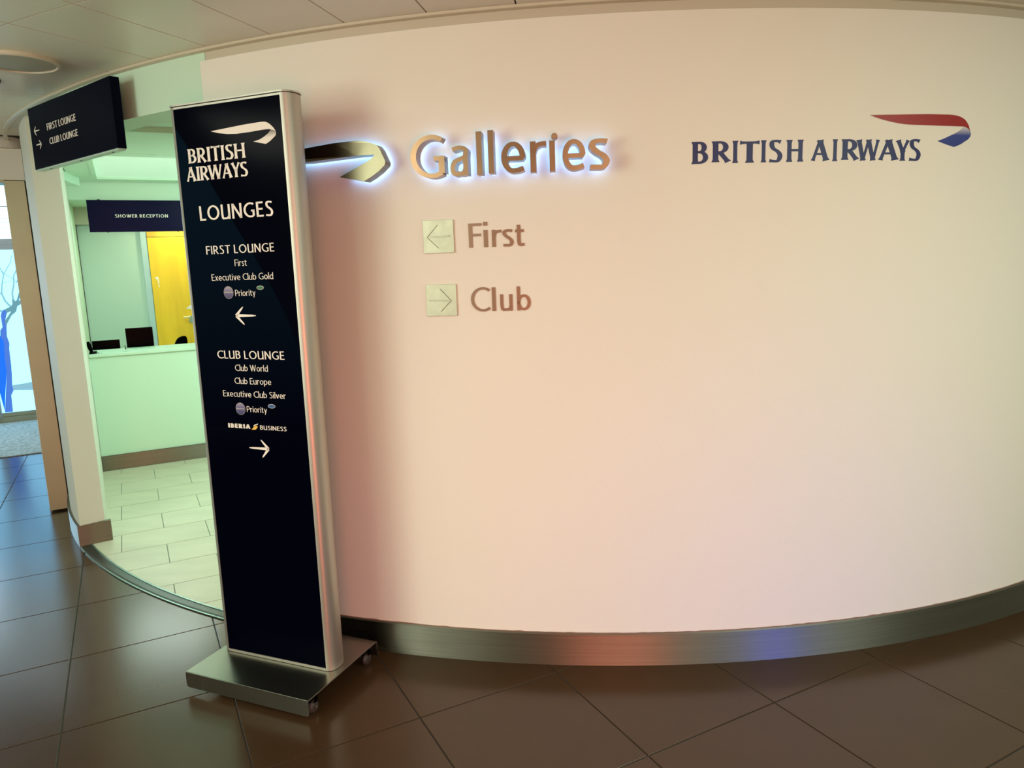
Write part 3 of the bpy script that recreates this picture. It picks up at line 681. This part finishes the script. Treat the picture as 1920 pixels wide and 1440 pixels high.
for (x, y) in ((BW-.022, .050), (BW-.022, BD-.045), (.09, .09), (.09, BD-.09)):
    c = B0+F1*x+F2*y+Z*.0235
    b = MB(); b.lathe(c, F1, [(0, -.010), (.010, -.011), (.018, -.009), (.0215, -.005), (.0235, 0), (.0215, .005), (.018, .009), (.010, .011), (0, .010)], 24)
    wh = b.build('caster', 'rubber', tot, smooth=True)
    b = MB(); b.lathe(c, F1, [(0, .0105), (.006, .0135), (.0, .0145)], 16); b.build('axle_cap', 'chrome', wh, smooth=True)
    b = MB(); b.prism([(-.015, -.004), (-.0125, -.004), (-.0125, .046), (.0125, .046), (.0125, .02), (.015, .02), (.015, .0515), (-.015, .0515)], lambda x, z, d: c+F1*x+F2*d+Z*z, -.008, .008); b.build('fork', 'black', wh)

# ------------------------------------------------------------------ hanging sign
A_ = Vector((-2.2942, 3.7221, 0)); B_ = Vector((-1.6023, 3.1722, 0)); G1 = (B_-A_).normalized(); G2 = Vector((-G1.y, G1.x, 0)); GL = (B_-A_).length
hs = empty('hanging_sign', tuple(A_+G1*GL/2+G2*.02+Z*2.076), 'navy hanging sign with arrows to both lounges at the ceiling edge', 'sign')
b = MB(); b.box(A_, G1, G2, Z, 0, GL, 0, .038, 2.0765, 2.361); b.build('sign_box', 'signnavy', hs, bevel=.002)
b = MB(); b.box(A_, G1, G2, Z, .01, GL-.004, .003, .036, 2.070, 2.0765); bt = b.build('bottom_tray', 'greenpanel', hs)
for x in (.14, .48, .80):
    b = MB(); b.lathe(A_+G1*x+G2*.018+Z*2.070, -Z, [(0, .002), (.004, .0015), (.005, 0)], 12); b.build('screw', 'black', bt)
b = MB(); b.box(A_, G1, G2, Z, .12, .16, .038, .075, 2.28, 2.32); b.build('wall_bracket', 'black', hs); b = MB(); b.box(A_, G1, G2, Z, GL-.16, GL-.12, .038, .075, 2.28, 2.32); b.build('wall_bracket', 'black', hs)
hf = lambda x, z, d: A_+G1*x-G2*d+Z*z
text('lettering', 'FIRST LOUNGE', .203, .521, 2.2355, .0295, hf, 'white', hs, w=.14, sp=.14, d1=.001)
text('lettering', 'CLUB LOUNGE', .213, .523, 2.171, .0285, hf, 'white', hs, w=.14, sp=.14, d1=.001)
b = MB(); emit(b, arrow_poly((.052, 2.2505), (.113, 2.2495), (.072, 2.271), (.072, 2.229), .0062), hf, 0, .001); b.build('arrow_print', 'white', hs)
b = MB(); emit(b, arrow_poly((.114, 2.186), (.053, 2.187), (.092, 2.206), (.094, 2.165), .0062), hf, 0, .001); b.build('arrow_print', 'white', hs)

# ------------------------------------------------------------------ reception sign
rs = empty('reception_sign', tuple(uv(.45, 6.60, 1.893)), 'navy blue reception sign hung under the header above the green counter', 'sign')
bx('sign_panel', 'recnavy', -.173, 1.09, 6.60, 6.625, 1.893, 2.134, rs, bevel=.001)
text('lettering', 'SHOWER RECEPTION', .011, .3855, 2.0015, .0245, lambda x, z, d: uv(x, 6.60-d, z), 'white', rs, w=.15, sp=.20, d1=.001)
bx('hanger', 'black', -.10, -.08, 6.605, 6.62, 2.134, 2.139, rs); bx('hanger', 'black', .95, .97, 6.605, 6.62, 2.134, 2.139, rs)
for x in (-.05, .45, .95):
    b = MB(); b.tube([uv(x, 6.612, 1.893), uv(x, 6.612, 1.888)], .005, 8); b.build('screw', 'black', rs)

# ------------------------------------------------------------------ wall emblem and raised letters
FACE, BACK = .063, .010
def wf(s, z, d): return wp(s, z, d)
S0 = S_L
em = empty('ribbon_emblem', tuple(wp(-1.1, 1.93, .03)), 'large dark metal ribbon emblem on the wall, partly behind the totem', 'emblem')
EMB = [(-1.39, 1.962), (-1.30, 1.972), (-1.158, 1.985), (-1.110, 1.989), (-1.043, 1.994), (-.978, 1.9955), (-.950, 1.9955), (-.927, 1.993), (-.899, 1.985), (-.877, 1.976), (-.866, 1.962), (-.858, 1.944), (-.847, 1.918), (-.849, 1.907), (-.874, 1.886), (-.904, 1.868), (-.932, 1.855), (-1.026, 1.875), (-.972, 1.898), (-.919, 1.920), (-.896, 1.933), (-.886, 1.944), (-.949, 1.945), (-1.047, 1.941), (-1.157, 1.937), (-1.25, 1.940), (-1.33, 1.950)]
# the face bends with the wall: cut it into strips
b = MB(); b.prism(EMB, wf, BACK, FACE); b.build('emblem_body', 'markmetal', em)
def inset(P, d):
    out = []; n = len(P)
    for i in range(n):
        a, p, c = P[i-1], P[i], P[(i+1) % n]
        e1 = (p[0]-a[0], p[1]-a[1]); e2 = (c[0]-p[0], c[1]-p[1]); l1 = hypot(*e1) or 1; l2 = hypot(*e2) or 1
        nx = (e1[1]/l1+e2[1]/l2); ny = -(e1[0]/l1+e2[0]/l2); l = hypot(nx, ny) or 1
        out.append((p[0]+nx/l*d, p[1]+ny/l*d))
    return out
b = MB(); b.prism(inset(EMB, .006), wf, BACK-.006, BACK-.0005); b.build('led_backlight', 'led', em)
def raised(ch, x0, x1, z0, z1, label, w, dot=None, skip=False):
    o = empty('raised_letter', tuple(wp((x0+x1)/2, z0, .03)), label, 'letter', 'raised backlit metal letters of the large word')
    rb = glyph_box(ch, x0, x1, z0, z1, w, .86, skip_dot=skip)
    b = MB(); emit(b, rb, wf, BACK, FACE)
    b.build('letter_body', 'bronze', o, recalc=False)
    # thinner copy as the LED strip behind
    rl = []
    for A, B in rb:
        rl.append(([((a[0]*.82+c[0]*.18), (a[1]*.82+c[1]*.18)) for a, c in zip(A, B)], [((a[0]*.18+c[0]*.82), (a[1]*.18+c[1]*.82)) for a, c in zip(A, B)]))
    b = MB(); emit(b, rl, wf, BACK-.006, BACK-.0005); b.build('led_backlight', 'led', o, recalc=False)
    if dot:
        c = wp(dot[0], dot[1], 0); nn = (wp(dot[0], dot[1], .1)-c).normalized()
        b = MB(); b.lathe(c, nn, [(0, .045), (.0095, .045), (.0105, .044), (.0105, .012), (.006, .010), (.0, .010)], 28); b.build('letter_dot', 'bronze', o, smooth=True)
        b = MB(); b.tube([wp(dot[0], dot[1]+.002, -.012), wp(dot[0], dot[1]+.002, .012)], .003, 8); b.build('standoff_pin', 'black', o)
    # pins that hold the letter off the wall sit inside its strokes
    A, B = rb[0]; i = len(A)//3
    for i in (max(1, len(A)//4), min(len(A)-2, 3*len(A)//4)) if len(A) > 4 else (0, len(A)-1):
        x = (A[i][0]+B[i][0])/2; z = (A[i][1]+B[i][1])/2
        if len(A) <= 4: z = z0+.012 if i == 0 else z1-.012
        b = MB(); b.tube([wp(x, z, -.012), wp(x, z, BACK-.004)], .0025, 6); b.build('standoff_pin', 'black', o)
    return o
raised('G', -.7545, -.633, 1.851, 1.996, 'raised backlit metal capital G, leftmost of the glowing word', .125)
raised('a', -.613, -.549, 1.853, 1.954, 'raised backlit metal letter a beside the large G', .115)
raised('l', -.5205, -.5015, 1.853, 1.996, 'raised backlit metal letter l next to the a, left of the two', .12)
raised('l', -.480, -.4615, 1.856, 1.998, 'raised backlit metal letter l next to the e, right of the two', .12)
raised('e', -.436, -.354, 1.853, 1.956, 'raised backlit metal letter e between the l and the r', .12)
raised('r', -.338, -.283, 1.853, 1.953, 'raised backlit metal letter r left of the dotted i', .12)
raised('i', -.2735, -.2545, 1.853, 1.953, 'raised backlit metal letter i whose loose dot sits off centre', .12, dot=(-.2555, 1.9695), skip=True)
raised('e', -.230, -.154, 1.853, 1.954, 'raised backlit metal letter e before the final s', .12)
raised('s', -.1425, -.0735, 1.852, 1.952, 'raised backlit metal letter s, last of the glowing word', .12)

# flat metal words First / Club
def flat_letter(ch, x0, x1, z0, z1, label, w, grp):
    rb = glyph_box(ch, x0, x1, z0, z1, w, .85)
    b = MB(); emit(b, rb, wf, -.0125, -.0085)
    return tag(b.build('flat_letter', 'dullmetal', None, recalc=False), label, 'letter', grp)
gF = 'flat brown metal letters of the upper word'; gC = 'flat brown metal letters of the lower word'
flat_letter('F', -.5735, -.5255, 1.609, 1.694, 'flat metal capital F right of the upper square arrow plaque', .125, gF)
flat_letter('i', -.5185, -.504, 1.609, 1.698, 'flat metal letter i beside the capital F', .13, gF)
flat_letter('r', -.4885, -.453, 1.609, 1.669, 'flat metal letter r in the upper word on the wall', .13, gF)
flat_letter('s', -.450, -.410, 1.608, 1.669, 'flat metal letter s in the upper word on the wall', .12, gF)
flat_letter('t', -.4035, -.370, 1.608, 1.683, 'flat metal letter t ending the upper word', .13, gF)
flat_letter('C', -.575, -.5025, 1.3785, 1.467, 'flat metal capital C right of the lower square arrow plaque', .115, gC)
flat_letter('l', -.4965, -.483, 1.380, 1.465, 'flat metal letter l between the capital C and the u', .13, gC)
flat_letter('u', -.4665, -.4215, 1.379, 1.439, 'flat metal letter u in the lower word on the wall', .12, gC)
flat_letter('b', -.4045, -.355, 1.3795, 1.466, 'flat metal letter b ending the lower word', .12, gC)
# square arrow plaques
def plaque(x0, x1, z0, z1, left, label):
    o = empty('arrow_plaque', tuple(wp((x0+x1)/2, z0, 0)), label, 'plaque', 'square metal arrow plaques')
    c = wp((x0+x1)/2, 0, -.0125); a = wp(x0, 0, -.0125); d_ = wp(x1, 0, -.0125)
    e = (d_-a).normalized(); nn = (wp((x0+x1)/2, 0, .1)-c).normalized(); wd = (x1-x0)/2
    pf = lambda x, z, d: c+e*(x-(x0+x1)/2)+nn*d+Z*z
    b = MB(); b.prism([(x0, z0), (x1, z0), (x1, z1), (x0, z1)], pf, 0, .0075); b.build('plate', 'plaque', o, bevel=.0006)
    cx, cz = (x0+x1)/2, (z0+z1)/2; W2 = x1-x0; sg = -1 if left else 1
    tip = (cx+sg*W2*(.37 if left else .33), cz-.002); tail = (cx-sg*W2*.38, cz+.0)
    arms = [(tip[0]-sg*W2*.36, cz+W2*.36), (tip[0]-sg*W2*.36, cz-W2*.36)]
    b = MB()
    def line(rb):
        b = MB(); emit(b, [rb], pf, .0074, .0079); b.build('engraved_line', 'engrave', o, recalc=False)
    for p, q in ((tip, arms[0]), (tip, arms[1])): line(ribbon([p, q], .0022, 1))
    for dz in (-.0022, .0022): line(ribbon([(tip[0]-sg*.008, tip[1]+dz), (tail[0], tail[1]+dz)], .0008, 1))
    line(ribbon([(tail[0], tail[1]-.0025), (tail[0], tail[1]+.0025)], .0009, 1))
    return o
plaque(-.7435, -.6285, 1.5945, 1.7115, True, 'square metal plaque with left arrow, upper of the two')
plaque(-.7435, -.6285, 1.366, 1.4805, False, 'square metal plaque with right arrow, lower of the two')

# printed airline logo on the right of the wall
lg = empty('wall_logo', tuple(wp(.75, 1.93, 0)), 'navy airline name with red and blue ribbon printed on the curved wall', 'logo')
boxes = [('B', .216, .275), ('R', .286, .356), ('I', .359, .380), ('T', .386, .455), ('I', .460, .480), ('S', .490, .538), ('H', .551, .615),
         ('A', .642, .713), ('I', .722, .742), ('R', .755, .827), ('W', .811, .905), ('A', .900, .985), ('Y', .968, 1.027), ('S', 1.026, 1.075)]
for i, (ch, a, c) in enumerate(boxes):
    z0 = 1.8655-.0030*i/13; z1 = 1.9395-.0030*i/13
    if ch == 'S': z0 -= .001; z1 += .001
    rb = glyph_box(ch, a, c, z0, z1, .185 if ch != 'I' else .185, .58, flare=.5)
    b = MB(); emit(b, rb, wf, -.0125, -.0112-.00002*i); b.build('printed_letter', 'navyink', lg, recalc=False)
RED = [(.860, 2.018), (.912, 2.0193), (.972, 2.0203), (1.04, 2.0218), (1.100, 2.023), (1.181, 2.023), (1.205, 2.0222), (1.223, 2.020), (1.243, 2.0155), (1.260, 2.008), (1.271, 1.999), (1.281, 1.986), (1.290, 1.966), (1.284, 1.9725), (1.277, 1.977), (1.268, 1.981), (1.255, 1.983), (1.20, 1.9835), (1.137, 1.984), (1.038, 1.986), (1.005, 1.9875), (.974, 1.991), (.945, 1.996), (.911, 2.003), (.885, 2.010)]
BLU = [(1.257, 1.982), (1.268, 1.9802), (1.277, 1.9762), (1.284, 1.972), (1.2905, 1.966), (1.2935, 1.959), (1.292, 1.950), (1.288, 1.944), (1.280, 1.937), (1.266, 1.930), (1.252, 1.922), (1.236, 1.916), (1.219, 1.911), (1.182, 1.920), (1.144, 1.931), (1.175, 1.941), (1.201, 1.951), (1.222, 1.959), (1.242, 1.969)]
def curved_poly(P, mt, name, parent, d0, d1):
    """fan-free triangulation that follows the curve"""
    bm = bmesh.new(); vs = [bm.verts.new((x, z, 0)) for x, z in P]; f = bm.faces.new(vs)
    bmesh.ops.triangulate(bm, faces=[f])
    b = MB(); 
    x_lo = min(p[0] for p in P); x_hi = max(p[0] for p in P)
    k = 12
    for i in range(1, k):
        x = x_lo+(x_hi-x_lo)*i/k
        bmesh.ops.bisect_plane(bm, geom=bm.verts[:]+bm.edges[:]+bm.faces[:], plane_co=(x, 0, 0), plane_no=(1, 0, 0))
    bm.verts.index_update()
    b.add([wp(v.co.x, v.co.y, d1) for v in bm.verts], [tuple(v.index for v in f.verts) for f in bm.faces])
    bm.free(); o = b.build(name, mt, parent)
    s_ = o.modifiers.new('t', 'SOLIDIFY'); s_.thickness = .0006; s_.offset = 0
    return o
curved_poly(RED, 'redink', 'red_ribbon', lg, -.0125, -.0112)
curved_poly(BLU, 'blueribbon', 'blue_ribbon', lg, -.0125, -.0114)

# ------------------------------------------------------------------ ceiling speaker, downlight
sp = empty('ceiling_speaker', (-1.935, 3.115, 2.40), 'round ceiling speaker with cream rim at the upper left', 'speaker')
b = MB(); b.lathe((-1.935, 3.115, 2.415), -Z, [(.150, 0), (.150, .012), (.147, .016), (.139, .016), (.137, .010)], 64); b.build('rim', 'rim', sp, smooth=True)
b = MB(); b.lathe((-1.935, 3.115, 2.415), -Z, [(.137, .010), (.07, .013), (0, .014)], 64); b.build('grille', 'speaker', sp, smooth=True)
dl = empty('downlight', (-2.28, 3.33, 2.40), 'small dark ringed downlight at the left edge beside the round speaker', 'light')
b = MB(); b.lathe((-2.28, 3.36, 2.415), -Z, [(.095, 0), (.095, .004), (.088, .006), (.084, .002)], 48); b.build('rim', 'black', dl, smooth=True)
b = MB(); b.lathe((-2.28, 3.36, 2.415), -Z, [(.084, .002), (0, .003)], 48); b.build('lens', 'rim', dl, smooth=True)

# ------------------------------------------------------------------ things on and behind the counter
tag(bx('desk', 'green', -.38, 2.2, 7.05, 7.70, .70, .73), 'low pale desk behind the reception counter', 'desk')
bx('pedestal', 'green', -.36, .0, 7.1, 7.65, 0, .70, bpy.data.objects['desk']); bx('pedestal', 'green', 1.8, 2.2, 7.1, 7.65, 0, .70, bpy.data.objects['desk'])
def monitor(u0, u1, z0, z1, v, label, ground, logo):
    o = empty('monitor', tuple(uv((u0+u1)/2, v, .73)), label, 'monitor')
    bx('housing', 'black', u0, u1, v, v+.03, z0, z1, o, bevel=.003)
    b = MB(); c = (u0+u1)/2; b.box(O0, U, N, Z, c-.03, c+.03, v+.03, v+.05, .735, z0+.1); b.build('stand', 'black', o)
    b = MB(); b.box(O0, U, N, Z, c-.1, c+.1, v-.05, v+.12, .73, .738); b.build('foot', 'black', o)
    if logo: bx('badge', 'chrome', c-.028, c+.012, v-.0006, v, z0+.016, z0+.021, o)
monitor(-.274, -.066, .905, 1.0175, 7.10, 'low black monitor back beside the telephone on the counter', 0, True)
monitor(-.015, .196, .890, 1.107, 7.10, 'taller black monitor left of the yellow door', 0, False)
# telephone handset with cord
ph = empty('telephone', tuple(uv(-.27, 6.80, .946)), 'black telephone at the left end of the green counter', 'telephone')
b = MB(); b.tube([uv(-.288, 6.78, 1.04), uv(-.283, 6.775, 1.01), uv(-.275, 6.78, .975), uv(-.270, 6.79, .95)], [.010, .017, .015, .008], 12); b.build('handset', 'black', ph, smooth=True)
b = MB(); b.box(O0, U, N, Z, -.288, -.235, 6.74, 6.86, .946, .956); b.build('phone_base', 'black', ph, bevel=.003)
pts = [uv(-.262+.03*cos(i*.5)+i*.0012, 6.70+.02*sin(i*.5), .950+.003*sin(i)) for i in range(26)]
b = MB(); b.tube(pts, .0022, 6); b.build('cord', 'black', ph)
b = MB(); b.prism([(-.265, 6.635), (-.225, 6.72), (-.19, 6.70), (-.215, 6.625)], lambda x, y, d: uv(x, y, d), .9465, .949)
tag(b.build('note_sheet', 'paper'), 'folded white paper lying on the counter near the telephone', 'paper')
pn = empty('pen_holder', tuple(uv(-.02, 6.75, .946)), 'clear pen holder with one dark pen between the monitors', 'pen holder')
b = MB(); b.box(O0, U, N, Z, -.045, .01, 6.72, 6.78, .946, .958); b.build('block', 'paper', pn, bevel=.002)
b = MB(); b.tube([uv(-.025, 6.75, .955), uv(-.029, 6.75, .995)], .003, 8); b.build('pen', 'black', pn)
# office chair back behind the counter
oc = empty('office_chair', tuple(uv(.50, 8.3, 0)), 'black office chair back seen in front of the yellow door', 'chair')
b = MB(); prof = [(.385, .62), (.40, .79), (.425, .86), (.445, .893), (.470, .912), (.50, .920), (.528, .918), (.540, .905), (.543, .87), (.540, .79), (.53, .62)]
b.prism(prof, lambda x, y, d: uv(x, 8.30-d+.03*((x-.46)/.08)**2, y), 0, .05); b.build('backrest', 'black', oc, smooth=True, bevel=.008)
b = MB(); b.box(O0, U, N, Z, .25, .68, 7.90, 8.32, .44, .50); b.build('seat', 'black', oc, bevel=.02)
b = MB(); b.tube([uv(.47, 8.1, .06), uv(.47, 8.1, .45)], .025, 12); b.build('column', 'black', oc)
for i in range(5):
    a = 2*pi*i/5; b = MB(); b.tube([uv(.47, 8.1, .08), uv(.47+.26*cos(a), 8.1+.26*sin(a), .06)], [.022, .014], 8); lg_ = b.build('leg', 'black', oc)
    b = MB(); b.lathe(uv(.47+.26*cos(a), 8.1+.26*sin(a), .028), U, [(0, -.012), (.028, -.012), (.028, .012), (0, .012)], 16); b.build('wheel', 'black', lg_)
b = MB(); b.tube([uv(.47, 8.31, .46), uv(.47, 8.34, .7)], .012, 8); b.build('back_support', 'black', oc)
